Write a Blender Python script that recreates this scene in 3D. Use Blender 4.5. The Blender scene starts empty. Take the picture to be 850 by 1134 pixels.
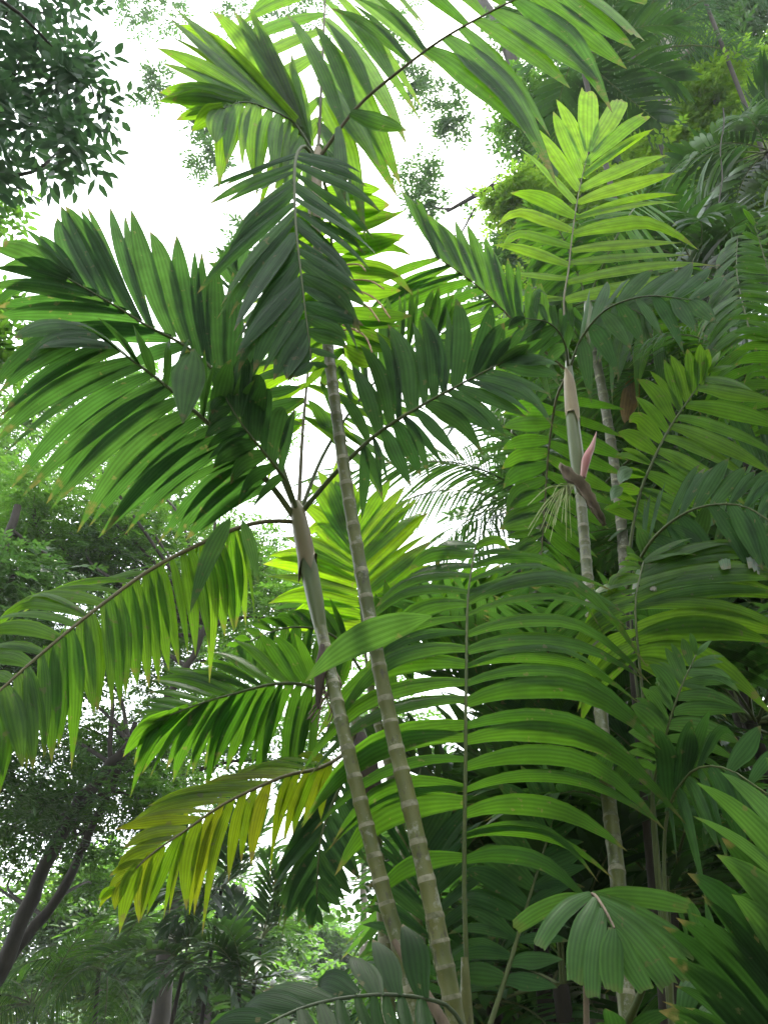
import bpy, math, random
import numpy as np
from mathutils import Vector

R = math.radians
S = bpy.context.scene
COL = S.collection
random.seed(7)
RNG = np.random.default_rng(7)

# ------------------------------------------------------------------ camera
PITCH = R(32.0)
FPX = 907.0            # focal length in pixels of a 850 x 1134 frame
CAMZ = 1.6
cd = bpy.data.cameras.new("camera")
cam = bpy.data.objects.new("camera", cd)
COL.objects.link(cam)
cam.location = (0, 0, CAMZ)
cam.rotation_euler = (R(90) + PITCH, 0, 0)
cd.sensor_fit = 'VERTICAL'
cd.sensor_height = 24
cd.lens = 24 * FPX / 1134.0
cd.clip_end = 2000
cd.clip_start = 0.05
S.camera = cam

# ------------------------------------------------------------------ world, sun, exposure
SUN_EL, SUN_AZ = 58.0, 8.0        # sun high and ahead of the camera
w = bpy.data.worlds.new("World")
S.world = w
w.use_nodes = True
nt = w.node_tree
bg = nt.nodes["Background"]
sky = nt.nodes.new("ShaderNodeTexSky")
sky.sky_type = 'NISHITA'
sky.sun_disc = False
sky.sun_elevation = R(SUN_EL)
sky.sun_rotation = R(SUN_AZ)
sky.air_density = 1.0
sky.dust_density = 2.5
# thin bright cloud over the blue, uneven
tc = nt.nodes.new("ShaderNodeTexCoord")
nz = nt.nodes.new("ShaderNodeTexNoise")
nz.inputs["Scale"].default_value = 1.6
nz.inputs["Detail"].default_value = 5
nt.links.new(tc.outputs["Generated"], nz.inputs["Vector"])
mr = nt.nodes.new("ShaderNodeMapRange")
mr.inputs[1].default_value = 0.3
mr.inputs[2].default_value = 0.6
mr.inputs[3].default_value = 0.72
mr.inputs[4].default_value = 0.95
nt.links.new(nz.outputs[0], mr.inputs[0])
mx = nt.nodes.new("ShaderNodeMix")
mx.data_type = 'RGBA'
nt.links.new(mr.outputs[0], mx.inputs[0])
nt.links.new(sky.outputs[0], mx.inputs[6])
mx.inputs[7].default_value = (9.0, 9.4, 9.8, 1)
nt.links.new(mx.outputs[2], bg.inputs[0])
bg.inputs[1].default_value = 0.12

sd = bpy.data.lights.new("sun", 'SUN')
sun = bpy.data.objects.new("sun", sd)
COL.objects.link(sun)
sd.energy = 3.2
sd.angle = R(14)
sd.color = (1.0, 0.96, 0.88)
sv = Vector((math.sin(R(SUN_AZ)) * math.cos(R(SUN_EL)), math.cos(R(SUN_AZ)) * math.cos(R(SUN_EL)), math.sin(R(SUN_EL))))
sun.rotation_euler = (-sv).to_track_quat('-Z', 'Y').to_euler()

S.view_settings.view_transform = 'Standard'
S.view_settings.look = 'None'
S.view_settings.gamma = 1
S.view_settings.exposure = 2.2
S.render.engine = 'CYCLES'
S.cycles.use_denoising = True
S.cycles.max_bounces = 9
S.cycles.diffuse_bounces = 5
S.cycles.transmission_bounces = 5
S.cycles.glossy_bounces = 2
S.cycles.sample_clamp_indirect = 6
S.render.film_transparent = False

# ------------------------------------------------------------------ pixel -> place
CP, SP = math.cos(PITCH), math.sin(PITCH)
def P(x, y, Y):
    """Point at forward distance Y seen at photo position x, y."""
    xn, yn = (x - 425) / FPX, (567 - y) / FPX
    d = Y / (CP - yn * SP)
    return np.array((d * xn, Y, CAMZ + d * (SP + yn * CP)))
def PXM(x, y, Y):
    """Metres per photo pixel there."""
    yn = (567 - y) / FPX
    return Y / (CP - yn * SP) / FPX

# ------------------------------------------------------------------ materials
def new_mat(name):
    m = bpy.data.materials.new(name)
    m.use_nodes = True
    m.node_tree.nodes.clear()
    return m, m.node_tree
def N(nt, kind, **kw):
    n = nt.nodes.new(kind)
    for k, v in kw.items():
        if k in n.inputs: n.inputs[k].default_value = v
        else: setattr(n, k, v)
    return n
def mixrgb(nt, fac, a, b, blend='MIX'):
    m = nt.nodes.new("ShaderNodeMix"); m.data_type = 'RGBA'; m.blend_type = blend
    for sock, v in ((0, fac), (6, a), (7, b)):
        if hasattr(v, 'default_value'): nt.links.new(v, m.inputs[sock])
        elif sock == 0: m.inputs[0].default_value = v
        else: m.inputs[sock].default_value = (*v, 1)
    return m.outputs[2]
def rng(nt, v, a, b, c, d):
    m = nt.nodes.new("ShaderNodeMapRange")
    nt.links.new(v, m.inputs[0])
    for i, q in enumerate((a, b, c, d)): m.inputs[i + 1].default_value = q
    return m.outputs[0]

def leaf_mat(name, c1, c2, t1, t2, trans=0.45, rough=0.36, veins=True, dry=0.6, spec=0.5):
    """c1-c2 reflected colours, t1-t2 colours of the light let through; veins follow the blade's own UV."""
    m, nt = new_mat(name)
    at = N(nt, "ShaderNodeAttribute", attribute_name="rnd")
    col = mixrgb(nt, at.outputs["Fac"], c1, c2)
    tr = mixrgb(nt, at.outputs["Fac"], t1, t2)
    geo = N(nt, "ShaderNodeNewGeometry")
    nb = N(nt, "ShaderNodeTexNoise", Scale=9.0, Detail=4.0)
    nt.links.new(geo.outputs["Position"], nb.inputs["Vector"])
    blot = rng(nt, nb.outputs[0], 0.3, 0.7, 0.78, 1.18)
    bump_h = None
    if veins:
        uv = N(nt, "ShaderNodeUVMap"); uv.uv_map = "UVMap"
        sx = N(nt, "ShaderNodeSeparateXYZ"); nt.links.new(uv.outputs[0], sx.inputs[0])
        def sine(freq):
            a = N(nt, "ShaderNodeMath", operation='MULTIPLY'); nt.links.new(sx.outputs[0], a.inputs[0]); a.inputs[1].default_value = freq
            b = N(nt, "ShaderNodeMath", operation='SINE'); nt.links.new(a.outputs[0], b.inputs[0]); return b.outputs[0]
        v1 = rng(nt, sine(6.2832 * 5), -1, 1, 0.80, 1.12)
        v2 = rng(nt, sine(6.2832 * 17), -1, 1, 0.94, 1.05)
        for v in (v1, v2):
            mm = N(nt, "ShaderNodeMath", operation='MULTIPLY'); nt.links.new(blot, mm.inputs[0]); nt.links.new(v, mm.inputs[1]); blot = mm.outputs[0]
        bump_h = sine(6.2832 * 17)
    def scale(c, f):
        vm = N(nt, "ShaderNodeVectorMath", operation='SCALE'); nt.links.new(c, vm.inputs[0]); nt.links.new(f, vm.inputs["Scale"]); return vm.outputs[0]
    col = scale(col, blot); tr = scale(tr, blot)
    if dry > 0 and veins:
        n2 = N(nt, "ShaderNodeTexNoise", Scale=26.0, Detail=3.0); nt.links.new(geo.outputs["Position"], n2.inputs["Vector"])
        ad = N(nt, "ShaderNodeMath", operation='ADD'); nt.links.new(sx.outputs[1], ad.inputs[0])
        nn = rng(nt, n2.outputs[0], 0.3, 0.7, -0.1, 0.1); nt.links.new(nn, ad.inputs[1])
        dr = rng(nt, ad.outputs[0], 0.90, 1.0, 0.0, dry)
        col = mixrgb(nt, dr, col, (0.16, 0.11, 0.05)); tr = mixrgb(nt, dr, tr, (0.25, 0.17, 0.05))
        sp = rng(nt, n2.outputs[0], 0.66, 0.70, 0.0, 0.6)
        col = mixrgb(nt, sp, col, (0.13, 0.12, 0.05)); tr = mixrgb(nt, sp, tr, (0.22, 0.20, 0.06))
    p = N(nt, "ShaderNodeBsdfPrincipled", Roughness=rough)
    p.inputs["Specular IOR Level"].default_value = spec
    nt.links.new(col, p.inputs["Base Color"])
    tb = N(nt, "ShaderNodeBsdfTranslucent"); nt.links.new(tr, tb.inputs[0])
    if bump_h is not None:
        bu = N(nt, "ShaderNodeBump", Strength=0.18, Distance=0.004); nt.links.new(bump_h, bu.inputs["Height"])
        nt.links.new(bu.outputs[0], p.inputs["Normal"])
    mx = N(nt, "ShaderNodeMixShader"); mx.inputs[0].default_value = trans
    nt.links.new(p.outputs[0], mx.inputs[1]); nt.links.new(tb.outputs[0], mx.inputs[2])
    o = N(nt, "ShaderNodeOutputMaterial"); nt.links.new(mx.outputs[0], o.inputs[0])
    return m

def bark_mat(name, c1, c2, scale=14.0, rough=0.75, bump=0.4, stretch=0.3, lichen=0):
    m, nt = new_mat(name)
    tc = N(nt, "ShaderNodeNewGeometry")
    mp = N(nt, "ShaderNodeMapping"); mp.inputs["Scale"].default_value = (1, 1, stretch)
    nt.links.new(tc.outputs["Position"], mp.inputs[0])
    n1 = N(nt, "ShaderNodeTexNoise", Scale=scale, Detail=6.0); nt.links.new(mp.outputs[0], n1.inputs["Vector"])
    n2 = N(nt, "ShaderNodeTexNoise", Scale=scale * 5, Detail=4.0); nt.links.new(mp.outputs[0], n2.inputs["Vector"])
    f = N(nt, "ShaderNodeMath", operation='MULTIPLY_ADD'); nt.links.new(n2.outputs[0], f.inputs[0]); f.inputs[1].default_value = 0.4
    nt.links.new(n1.outputs[0], f.inputs[2])
    c = mixrgb(nt, rng(nt, f.outputs[0], 0.5, 0.9, 0, 1), c1, c2)
    if lichen:
        n3 = N(nt, "ShaderNodeTexNoise", Scale=19.0, Detail=5.0, Roughness=0.7); nt.links.new(tc.outputs["Position"], n3.inputs["Vector"])
        c = mixrgb(nt, rng(nt, n3.outputs[0], .56, .66, 0, lichen), c, (0.24, 0.24, 0.19))
        n4 = N(nt, "ShaderNodeTexNoise", Scale=31.0, Detail=5.0, Roughness=0.7); nt.links.new(mp.outputs[0], n4.inputs["Vector"])
        c = mixrgb(nt, rng(nt, n4.outputs[0], .56, .68, 0, lichen), c, (0.035, 0.032, 0.018))
    p = N(nt, "ShaderNodeBsdfPrincipled", Roughness=rough); nt.links.new(c, p.inputs["Base Color"])
    b = N(nt, "ShaderNodeBump", Strength=bump, Distance=0.01); nt.links.new(f.outputs[0], b.inputs["Height"]); nt.links.new(b.outputs[0], p.inputs["Normal"])
    o = N(nt, "ShaderNodeOutputMaterial"); nt.links.new(p.outputs[0], o.inputs[0])
    return m

M = {}
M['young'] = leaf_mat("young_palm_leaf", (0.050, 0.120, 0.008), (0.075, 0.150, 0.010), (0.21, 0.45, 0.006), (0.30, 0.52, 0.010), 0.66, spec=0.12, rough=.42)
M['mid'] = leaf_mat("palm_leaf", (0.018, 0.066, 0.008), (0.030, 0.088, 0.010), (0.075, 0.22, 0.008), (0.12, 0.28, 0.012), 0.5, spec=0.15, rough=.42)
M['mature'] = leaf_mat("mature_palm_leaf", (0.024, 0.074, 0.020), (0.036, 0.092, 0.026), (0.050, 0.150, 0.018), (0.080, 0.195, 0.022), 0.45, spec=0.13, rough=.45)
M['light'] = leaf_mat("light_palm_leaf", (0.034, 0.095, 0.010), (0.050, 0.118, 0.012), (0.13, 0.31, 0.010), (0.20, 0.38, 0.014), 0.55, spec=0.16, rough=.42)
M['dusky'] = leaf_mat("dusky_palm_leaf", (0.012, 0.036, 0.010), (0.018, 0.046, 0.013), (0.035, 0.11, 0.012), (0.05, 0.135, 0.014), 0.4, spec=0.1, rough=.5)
M['pale'] = leaf_mat("sky_sheen_leaf_face", (0.10, 0.17, 0.10), (0.13, 0.20, 0.12), (0.10, 0.20, 0.05), (0.12, 0.22, 0.06), 0.25, spec=0.7, rough=.3)  # reflected sky on the leaf tips is partly put into this pale base colour
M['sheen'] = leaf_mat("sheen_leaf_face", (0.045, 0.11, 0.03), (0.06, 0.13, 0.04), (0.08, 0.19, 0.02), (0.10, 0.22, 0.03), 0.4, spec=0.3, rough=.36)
M['thick'] = leaf_mat("hazed_tree_leaf", (0.034, 0.070, 0.050), (0.052, 0.092, 0.064), (0.03, 0.09, 0.025), (0.05, 0.12, 0.03), 0.22, rough=0.4, veins=False, spec=.4)  # veiling haze is put into the leaf colour as a bluish lift
M['deadleaf'] = leaf_mat("dead_tan_leaf", (0.20, 0.12, 0.04), (0.26, 0.17, 0.07), (0.30, 0.18, 0.05), (0.34, 0.2, 0.06), 0.35, spec=0.2, rough=.6)
M['yellow'] = leaf_mat("yellowing_palm_leaf", (0.052, 0.105, 0.006), (0.085, 0.112, 0.008), (0.24, 0.46, 0.008), (0.42, 0.48, 0.012), 0.66, dry=0.8, spec=.2)
M['matt'] = leaf_mat("matt_palm_leaf", (0.050, 0.125, 0.030), (0.066, 0.148, 0.036), (0.09, 0.22, 0.02), (0.11, 0.25, 0.024), 0.4, rough=0.5, spec=.2, dry=.2)
M['silver'] = leaf_mat("silvery_palm_leaf", (0.028, 0.062, 0.036), (0.045, 0.080, 0.052), (0.04, 0.11, 0.03), (0.06, 0.14, 0.04), 0.32, rough=0.3, spec=0.6)
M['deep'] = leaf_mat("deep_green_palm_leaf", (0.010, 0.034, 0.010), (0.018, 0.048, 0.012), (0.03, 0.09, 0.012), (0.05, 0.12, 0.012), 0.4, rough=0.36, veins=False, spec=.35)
M['treeleaf'] = leaf_mat("tree_leaf", (0.020, 0.060, 0.012), (0.040, 0.092, 0.016), (0.065, 0.18, 0.016), (0.11, 0.24, 0.02), 0.5, rough=0.5, veins=False, spec=.25)
M['darkleaf'] = leaf_mat("dark_tree_leaf", (0.014, 0.042, 0.012), (0.025, 0.062, 0.016), (0.04, 0.11, 0.02), (0.07, 0.16, 0.02), 0.42, rough=0.42, veins=False, spec=.3)
M['limeleaf'] = leaf_mat("lime_tree_leaf", (0.050, 0.115, 0.014), (0.080, 0.145, 0.018), (0.15, 0.31, 0.02), (0.22, 0.37, 0.024), 0.55, rough=0.5, veins=False, spec=.25)
M['stem'] = bark_mat("palm_stem_green", (0.060, 0.078, 0.014), (0.110, 0.112, 0.024), 9, 0.5, 0.15, 0.5, .8)
M['stemgrey'] = bark_mat("palm_stem_grey", (0.065, 0.068, 0.038), (0.125, 0.115, 0.07), 12, 0.65, 0.2, 0.6, .8)
M['scar'] = bark_mat("leaf_scar", (0.085, 0.088, 0.040), (0.29, 0.27, 0.19), 16, 0.8, 0.3, 1.0)
M['shaft'] = bark_mat("crownshaft_green", (0.075, 0.110, 0.036), (0.13, 0.145, 0.055), 7, 0.4, 0.08, 0.15)
M['shaftbrown'] = bark_mat("crownshaft_olive_brown", (0.14, 0.105, 0.045), (0.12, 0.12, 0.040), 9, 0.5, 0.12, 0.2)
M['shafttan'] = bark_mat("crownshaft_tan", (0.20, 0.14, 0.075), (0.33, 0.26, 0.15), 11, 0.6, 0.2, 0.2)
M['rachis'] = bark_mat("midrib_green", (0.045, 0.070, 0.012), (0.075, 0.090, 0.020), 12, 0.7, 0.1, 1)
M['rachisdark'] = bark_mat("midrib_dark_green", (0.018, 0.032, 0.008), (0.03, 0.045, 0.012), 12, 0.7, 0.1, 1)
M['rachisbrown'] = bark_mat("midrib_brown", (0.065, 0.060, 0.014), (0.10, 0.080, 0.022), 12, 0.7, 0.1, 1)
M['dead'] = bark_mat("dry_sheath", (0.06, 0.042, 0.026), (0.17, 0.125, 0.08), 10, 0.85, 0.6, 0.25)
M['deaddark'] = bark_mat("dark_dry_sheath", (0.03, 0.018, 0.016), (0.07, 0.045, 0.035), 10, 0.8, 0.5, 0.25)
M['pink'] = bark_mat("pink_spathe", (0.40, 0.12, 0.13), (0.46, 0.26, 0.22), 8, 0.45, 0.1, 0.2)
M['fruitstalk'] = bark_mat("flower_stalk", (0.20, 0.26, 0.07), (0.30, 0.34, 0.11), 20, 0.6, 0.1, 1)
M['pinkstalk'] = bark_mat("pinkish_flower_stalk", (0.42, 0.20, 0.12), (0.50, 0.28, 0.16), 20, 0.6, 0.1, 1)
M['bark'] = bark_mat("dark_bark", (0.010, 0.0075, 0.004), (0.026, 0.019, 0.011), 9, 0.85, 0.8, 0.3)
M['palebark'] = bark_mat("pale_bark", (0.11, 0.095, 0.08), (0.20, 0.18, 0.15), 7, 0.85, 0.6, 0.3)
M['ground'] = bark_mat("forest_floor", (0.035, 0.028, 0.015), (0.055, 0.075, 0.025), 1.3, 0.95, 0.5, 1)

# ------------------------------------------------------------------ mesh builder
class MB:
    def __init__(s):
        s.v = []; s.f = []; s.uv = []; s.r = []; s.mi = []; s.n = 0
    def grid(s, pts, rnd=0.5, uv=None, mi=0, close=False):
        """pts: (rows, cols, 3)."""
        r, c = pts.shape[:2]
        base = s.n
        s.v.append(pts.reshape(-1, 3)); s.n += r * c
        if uv is None:
            U, V = np.meshgrid(np.linspace(0, 1, c), np.linspace(0, 1, r))
            uv = np.stack((U, V), -1)
        s.uv.append(uv.reshape(-1, 2)); s.r.append(np.full(r * c, rnd))
        cols = c if close else c - 1
        I = np.arange(r - 1)[:, None] * c; J = np.arange(cols)[None, :]; J2 = (J + 1) % c
        f = np.stack((I + J, I + J2, I + c + J2, I + c + J), -1).reshape(-1, 4) + base
        s.f.append(f)
        s.mi.append(np.full(len(f), mi) if np.isscalar(mi) else np.repeat(np.asarray(mi), cols))
    def tube(s, path, rad, sides=10, mi=0, flat=1.0):
        path = np.asarray(path, float); n = len(path)
        rad = np.broadcast_to(np.asarray(rad, float), (n,))
        t = np.gradient(path, axis=0); t /= np.linalg.norm(t, axis=1)[:, None] + 1e-9
        ref = np.array((0, 1, 0.)) if abs(t[0][1]) < .8 else np.array((1, 0, 0.))
        rows = []
        a = np.linspace(0, 2 * np.pi, sides, endpoint=False)
        for i in range(n):
            u = ref - t[i] * (ref @ t[i]); u /= np.linalg.norm(u); ref = u
            b = np.cross(t[i], u)
            rows.append(path[i] + rad[i] * (np.cos(a)[:, None] * u + flat * np.sin(a)[:, None] * b))
        s.grid(np.array(rows), mi=mi, close=True)
    def leaves(s, pos, dirv, nrm, ln, wd, rnd):
        """Many small pointed leaves, six-sided and folded a little along the middle."""
        n = len(pos)
        dirv = dirv / (np.linalg.norm(dirv, axis=1)[:, None] + 1e-9)
        side = np.cross(nrm, dirv); side /= np.linalg.norm(side, axis=1)[:, None] + 1e-9
        up = np.cross(dirv, side)
        L = ln[:, None]; W = wd[:, None]
        pts = np.stack((pos,
                        pos + dirv * L * .35 + side * W * .5 + up * W * .12,
                        pos + dirv * L * .72 + side * W * .36 + up * W * .06 - up * L * .03,
                        pos + dirv * L - up * L * .10,
                        pos + dirv * L * .72 - side * W * .36 + up * W * .06 - up * L * .03,
                        pos + dirv * L * .35 - side * W * .5 + up * W * .12), 1)
        base = s.n + np.arange(n)[:, None] * 6
        s.v.append(pts.reshape(-1, 3)); s.n += n * 6
        s.uv.append(np.tile(np.array(((.5, 0), (1, .35), (1, .7), (.5, 1), (0, .7), (0, .35))), (n, 1)))
        s.r.append(np.repeat(rnd, 6))
        s.f.append(np.concatenate((base + np.array([[0, 1, 2, 3]]), base + np.array([[0, 3, 4, 5]]))))
        s.mi.append(np.zeros(2 * n, int))
    def build(s, name, mats, parent=None, smooth=True, origin=(0, 0, 0)):
        v = np.concatenate(s.v) - np.asarray(origin, float); f = np.concatenate(s.f)
        me = bpy.data.meshes.new(name)
        me.vertices.add(len(v)); me.vertices.foreach_set("co", v.astype(np.float32).ravel())
        me.loops.add(f.size); me.loops.foreach_set("vertex_index", f.astype(np.int32).ravel())
        me.polygons.add(len(f)); me.polygons.foreach_set("loop_start", np.arange(0, f.size, 4, dtype=np.int32))
        me.polygons.foreach_set("material_index", np.concatenate(s.mi).astype(np.int32))
        me.update(calc_edges=True)
        uv = np.concatenate(s.uv)
        ul = me.uv_layers.new(name="UVMap")
        ul.data.foreach_set("uv", uv[f.ravel()].astype(np.float32).ravel())
        at = me.attributes.new("rnd", 'FLOAT', 'POINT')
        at.data.foreach_set("value", np.concatenate(s.r).astype(np.float32))
        if smooth: me.polygons.foreach_set("use_smooth", np.ones(len(f), bool))
        me.validate()
        for m in (mats if isinstance(mats, (list, tuple)) else [mats]): me.materials.append(m)
        o = bpy.data.objects.new(name, me); COL.objects.link(o)
        if parent is not None: o.parent = parent
        return o

def spline(pts, n):
    """Catmull-Rom through pts, n samples even in control index."""
    p = np.asarray(pts, float)
    if len(p) == 1: return np.repeat(p, n, 0)
    e = np.concatenate(([2 * p[0] - p[1]], p, [2 * p[-1] - p[-2]]))
    out = []
    for q in np.linspace(0, len(p) - 1, n):
        i = min(int(q), len(p) - 2); t = q - i
        a, b, c, d = e[i:i + 4]
        out.append(.5 * ((2 * b) + (c - a) * t + (2 * a - 5 * b + 4 * c - d) * t * t + (3 * b - a - 3 * c + d) * t ** 3))
    return np.array(out)
def resample(path, n):
    d = np.concatenate(([0], np.cumsum(np.linalg.norm(np.diff(path, axis=0), axis=1))))
    q = np.linspace(0, d[-1], n)
    return np.stack([np.interp(q, d, path[:, k]) for k in range(3)], -1)
def unit(v): return v / (np.linalg.norm(v) + 1e-9)

UP = np.array((0, 0, 1.0))
def blade(mb, B, T, tr, w, sag, nfront, rnd, cut=0, rows=10, cols=7, roll=0.0, sweep=0.0, curl=0.0, thin=1.0, face=.28, wide0=False, falc=.12):
    """One pleated leaflet from its foot B on the midrib to its tip T."""
    L = np.linalg.norm(T - B)
    if L < 1e-4: return
    Mid = (B + T) / 2 + UP * sag * L + tr * sweep * L
    s = np.linspace(0, 1, rows)[:, None]
    C = (1 - s) ** 2 * B + 2 * s * (1 - s) * Mid + s * s * T
    if curl: C = C - UP * curl * L * np.clip(s - .55, 0, 1) ** 2 * 4
    t = np.gradient(C, axis=0); t /= np.linalg.norm(t, axis=1)[:, None]
    d = unit(T - B)
    n0 = np.cross(tr, d)
    if n0 @ nfront < 0: n0 = -n0
    n0 = unit(n0 + face * nfront)
    W = np.cross(n0, t); W /= np.linalg.norm(W, axis=1)[:, None] + 1e-9
    Nn = np.cross(t, W)
    ang = roll * (0.3 + s)
    W, Nn = W * np.cos(ang) + Nn * np.sin(ang), Nn * np.cos(ang) - W * np.sin(ang)
    if cut and wide0: f = 1 - .45 * s
    elif cut: f = np.minimum(1, .42 + 1.5 * s) * (1 - .25 * np.clip(s - .8, 0, 1) * 5)
    elif thin < 1: f = np.interp(s, (0, .08, .2, .4, .55, .72, .86, .95, 1), (.04, .3, .72, 1, .96, .78, .45, .18, .012))
    else: f = np.interp(s, (0, .12, .36, .55, .72, .86, .95, 1), (.44, .66, 1, .97, .78, .45, .18, .012))
    x = np.linspace(-1, 1, cols)[None, :]
    pl = np.where(np.arange(cols) % 2 == 0, 1, -1)[None, :] * .075
    cup = -.16 * x ** 2
    hw = w / 2 * f
    off = hw * x + w * falc * (s - .3) ** 2 * np.sign(s - .3) * 2
    pts = C[:, None, :] + W[:, None, :] * off[..., None] + Nn[:, None, :] * ((pl + cup) * hw)[..., None]
    if cut:
        jag = RNG.uniform(-.06, .03, cols) * L * cut
        pts[-1] += t[-1][None, :] * jag[:, None]; pts[-2] += t[-1][None, :] * jag[:, None] * .2
    mb.grid(pts, rnd=rnd)

def make_frond(rachis, sides, r0=.011, r1=.003, nr=24, extra=()):
    """rachis: world control points; sides: dicts (tips, n, w, u0, u1, sag, cut, sweep, curl). Returns the blade mesh and midrib mesh."""
    rp = resample(spline(rachis, 60), 81)
    tg = np.gradient(rp, axis=0); tg /= np.linalg.norm(tg, axis=1)[:, None]
    mb = MB()
    cen = np.mean([np.mean(np.asarray(sd['tips']), 0) for sd in sides], 0)
    for sd in sides:
        tips = spline(sd['tips'], sd['n'])
        us = np.linspace(sd.get('u0', .15), sd.get('u1', 1.0), sd['n'])
        for i in range(sd['n']):
            u = us[i] + RNG.uniform(-.005, .005)
            k = min(80, max(0, int(round(u * 80))))
            B, tr = rp[k], tg[k]
            T = tips[i] + RNG.normal(0, sd.get('jit', .04), 3) * np.linalg.norm(tips[i] - B)
            nf = unit(np.array((0, 0, CAMZ)) - B); nf = unit(nf - tr * (nf @ tr))
            if 'nf' in sd and not isinstance(sd['nf'], str): nf = sd['nf']
            wj = sd['w'] * RNG.choice((.62, .85, 1, 1, 1.1, 1.25)) if sd.get('vary', 1) else sd['w'] * RNG.uniform(.9, 1.1)
            if sd.get('nf') is None and i == sd['n'] - 1: wj = sd['w'] * 1.25
            wj = min(wj, .42 * np.linalg.norm(T - B))
            bent = .45 if RNG.random() < .10 and sd.get('split', 1) else 0
            if RNG.random() < sd.get('miss', .03): continue
            cut = sd.get('cut', 0) if not np.isscalar(sd.get('cut', 0)) else sd.get('cut', 0)
            if i >= sd['n'] - sd.get('endcut', 0): cut = 1
            if sd.get('nf') == 'cam': nf = unit(np.array((0, 0, CAMZ)) - B)
            Ts, ws = [T], [wj]
            if wj > .03 and not cut and RNG.random() < sd.get('split', .22):     # blade torn in two along a rib
                q = RNG.uniform(.35, .65); ax = tr * wj * RNG.uniform(.35, .8)
                Ts, ws = [T - ax, T + ax * .8 - (T - B) * RNG.uniform(0, .12)], [wj * q * 1.15, wj * (1 - q) * 1.15]
            for T, wj in zip(Ts, ws): blade(mb, B, T, tr, wj, sd.get('sag', .08) + RNG.normal(0, .02), nf, np.clip(RNG.normal(.5, .25), 0, 1), falc=RNG.normal(.25, .2),
                  cut=cut, roll=RNG.normal(0, .22) + sd.get('roll', 0), sweep=sd.get('sweep', .05), curl=sd.get('curl', .05) * RNG.uniform(.4, 1.8) + bent, face=sd.get('face', .28), rows=sd.get('rows', 10), cols=sd.get('cols', 7))
    for (B, T, wd, sag) in extra:
        k = int(np.argmin(np.linalg.norm(rp - B, axis=1)))
        nf = unit(np.array((0, 0, CAMZ)) - B)
        blade(mb, B, T, tg[k], wd, sag, nf, .5, curl=0)
    rb = MB()
    rr = np.linspace(r0, r1, nr)
    rb.tube(resample(rp, nr), rr, 7)
    return mb, rb

def tag(o, label=None, cat=None, group=None, kind=None):
    for k, v in (('label', label), ('category', cat), ('group', group), ('kind', kind)):
        if v: o[k] = v
    return o
def empty(name, loc):
    o = bpy.data.objects.new(name, None); o.empty_display_size = .2
    COL.objects.link(o); o.location = loc
    return o

# ------------------------------------------------------------------ palms with individually set fronds
class Palm:
    def __init__(s, label, stem, r=(.034, .026), mat='stem', ring=.105, group=None, ringstart=0, name='palm_tree'):
        """stem: photo points bottom to top with distance; carried straight down to the soil."""
        pts = [P(*q) for q in stem]
        d = pts[0] - pts[1]
        foot = pts[0] + d / max(.05, abs(d[2])) * pts[0][2] * .8 if d[2] < 0 else pts[0].copy()
        foot[2] = 0
        s.loc = foot
        s.root = tag(empty(name, foot), label, 'palm tree', group)
        path = resample(spline([foot] + pts, 80), 400)
        L = np.linalg.norm(np.diff(path, axis=0), axis=1).sum()
        s.top = pts[-1]
        q, rad, mi = [], [], []
        pos = 0.0
        cum = np.concatenate(([0], np.cumsum(np.linalg.norm(np.diff(path, axis=0), axis=1))))
        rg = random.Random(len(label) * 13 + 5)
        while pos < L:
            step = ring * rg.uniform(.6, 1.35)
            for fr, k, m in ((0, 1.07, 1), (.10, 1.05, 1), (.17, .985, 0), (.55, .97, 0), (.9, .99, 0)):
                z = pos + fr * step
                if z > L: break
                q.append(z); rad.append(k * (r[0] + (r[1] - r[0]) * z / L) * rg.uniform(.985, 1.015)); mi.append(m)
            pos += step
        q = np.array(q)
        pp = np.stack([np.interp(q, cum, path[:, k]) for k in range(3)], -1)
        mb = MB()
        mb.tube(pp, rad, 14, mi=np.array(mi[:-1]))
        mb.build('trunk', [M[mat], M['bark' if mat == 'bark' else 'scar']], s.root, origin=s.loc)
    def part(s, name, mb, mats, parent=None, label=None):
        o = mb.build(name, mats, parent or s.root, origin=s.loc)
        if label: o['label'] = label
        return o
    def tube(s, name, pts, rad, mat, sides=12, label=None, parent=None, flat=1.0):
        mb = MB()
        pp = spline([P(*q) for q in pts], 30)
        mb.tube(pp, np.interp(np.linspace(0, 1, 30), np.linspace(0, 1, len(rad)), rad), sides, flat=flat)
        return s.part(name, mb, M[mat], parent, label)
    def frond(s, rachis, *sides, mat='mid', rib='rachis', r=(.011, .003), label=None, extra=()):
        """Every side: tips in photo points (x, y[, distance offset]), n, w in photo pixels."""
        rw = [P(*q) for q in rachis]
        ctr = rachis[len(rachis) // 2]
        pm = PXM(*ctr)
        out = []
        for sd in sides:
            sd = dict(sd)
            tips = []
            nt_ = len(sd['tips'])
            u0, u1 = sd.get('u0', .15), sd.get('u1', 1.)
            Ys = np.array([q[2] for q in rachis])
            for i, q in enumerate(sd['tips']):
                u = u0 + (u1 - u0) * i / max(1, nt_ - 1)
                Y = np.interp(u, np.linspace(0, 1, len(Ys)), Ys) + sd.get('dY', -.04) + (q[2] if len(q) > 2 else 0)
                tips.append(P(q[0], q[1], Y))
            if sd['n'] >= 9 and mat != 'young': sd['n'] = int(round(sd['n'] * 1.18)); sd['w'] *= .93
            sd['tips'] = tips; sd['w'] = sd['w'] * pm * 1.04
            out.append(sd)
        ex = [(P(a[0], a[1], a[4]), P(a[2], a[3], a[4] - .05), a[5] * pm, a[6]) for a in extra]
        mb, rb = make_frond(rw, out, r[0], r[1], extra=ex)
        f = s.part('frond', mb, M[mat], None, label)
        s.part('midrib', rb, M[rib], f)
        return f

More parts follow.
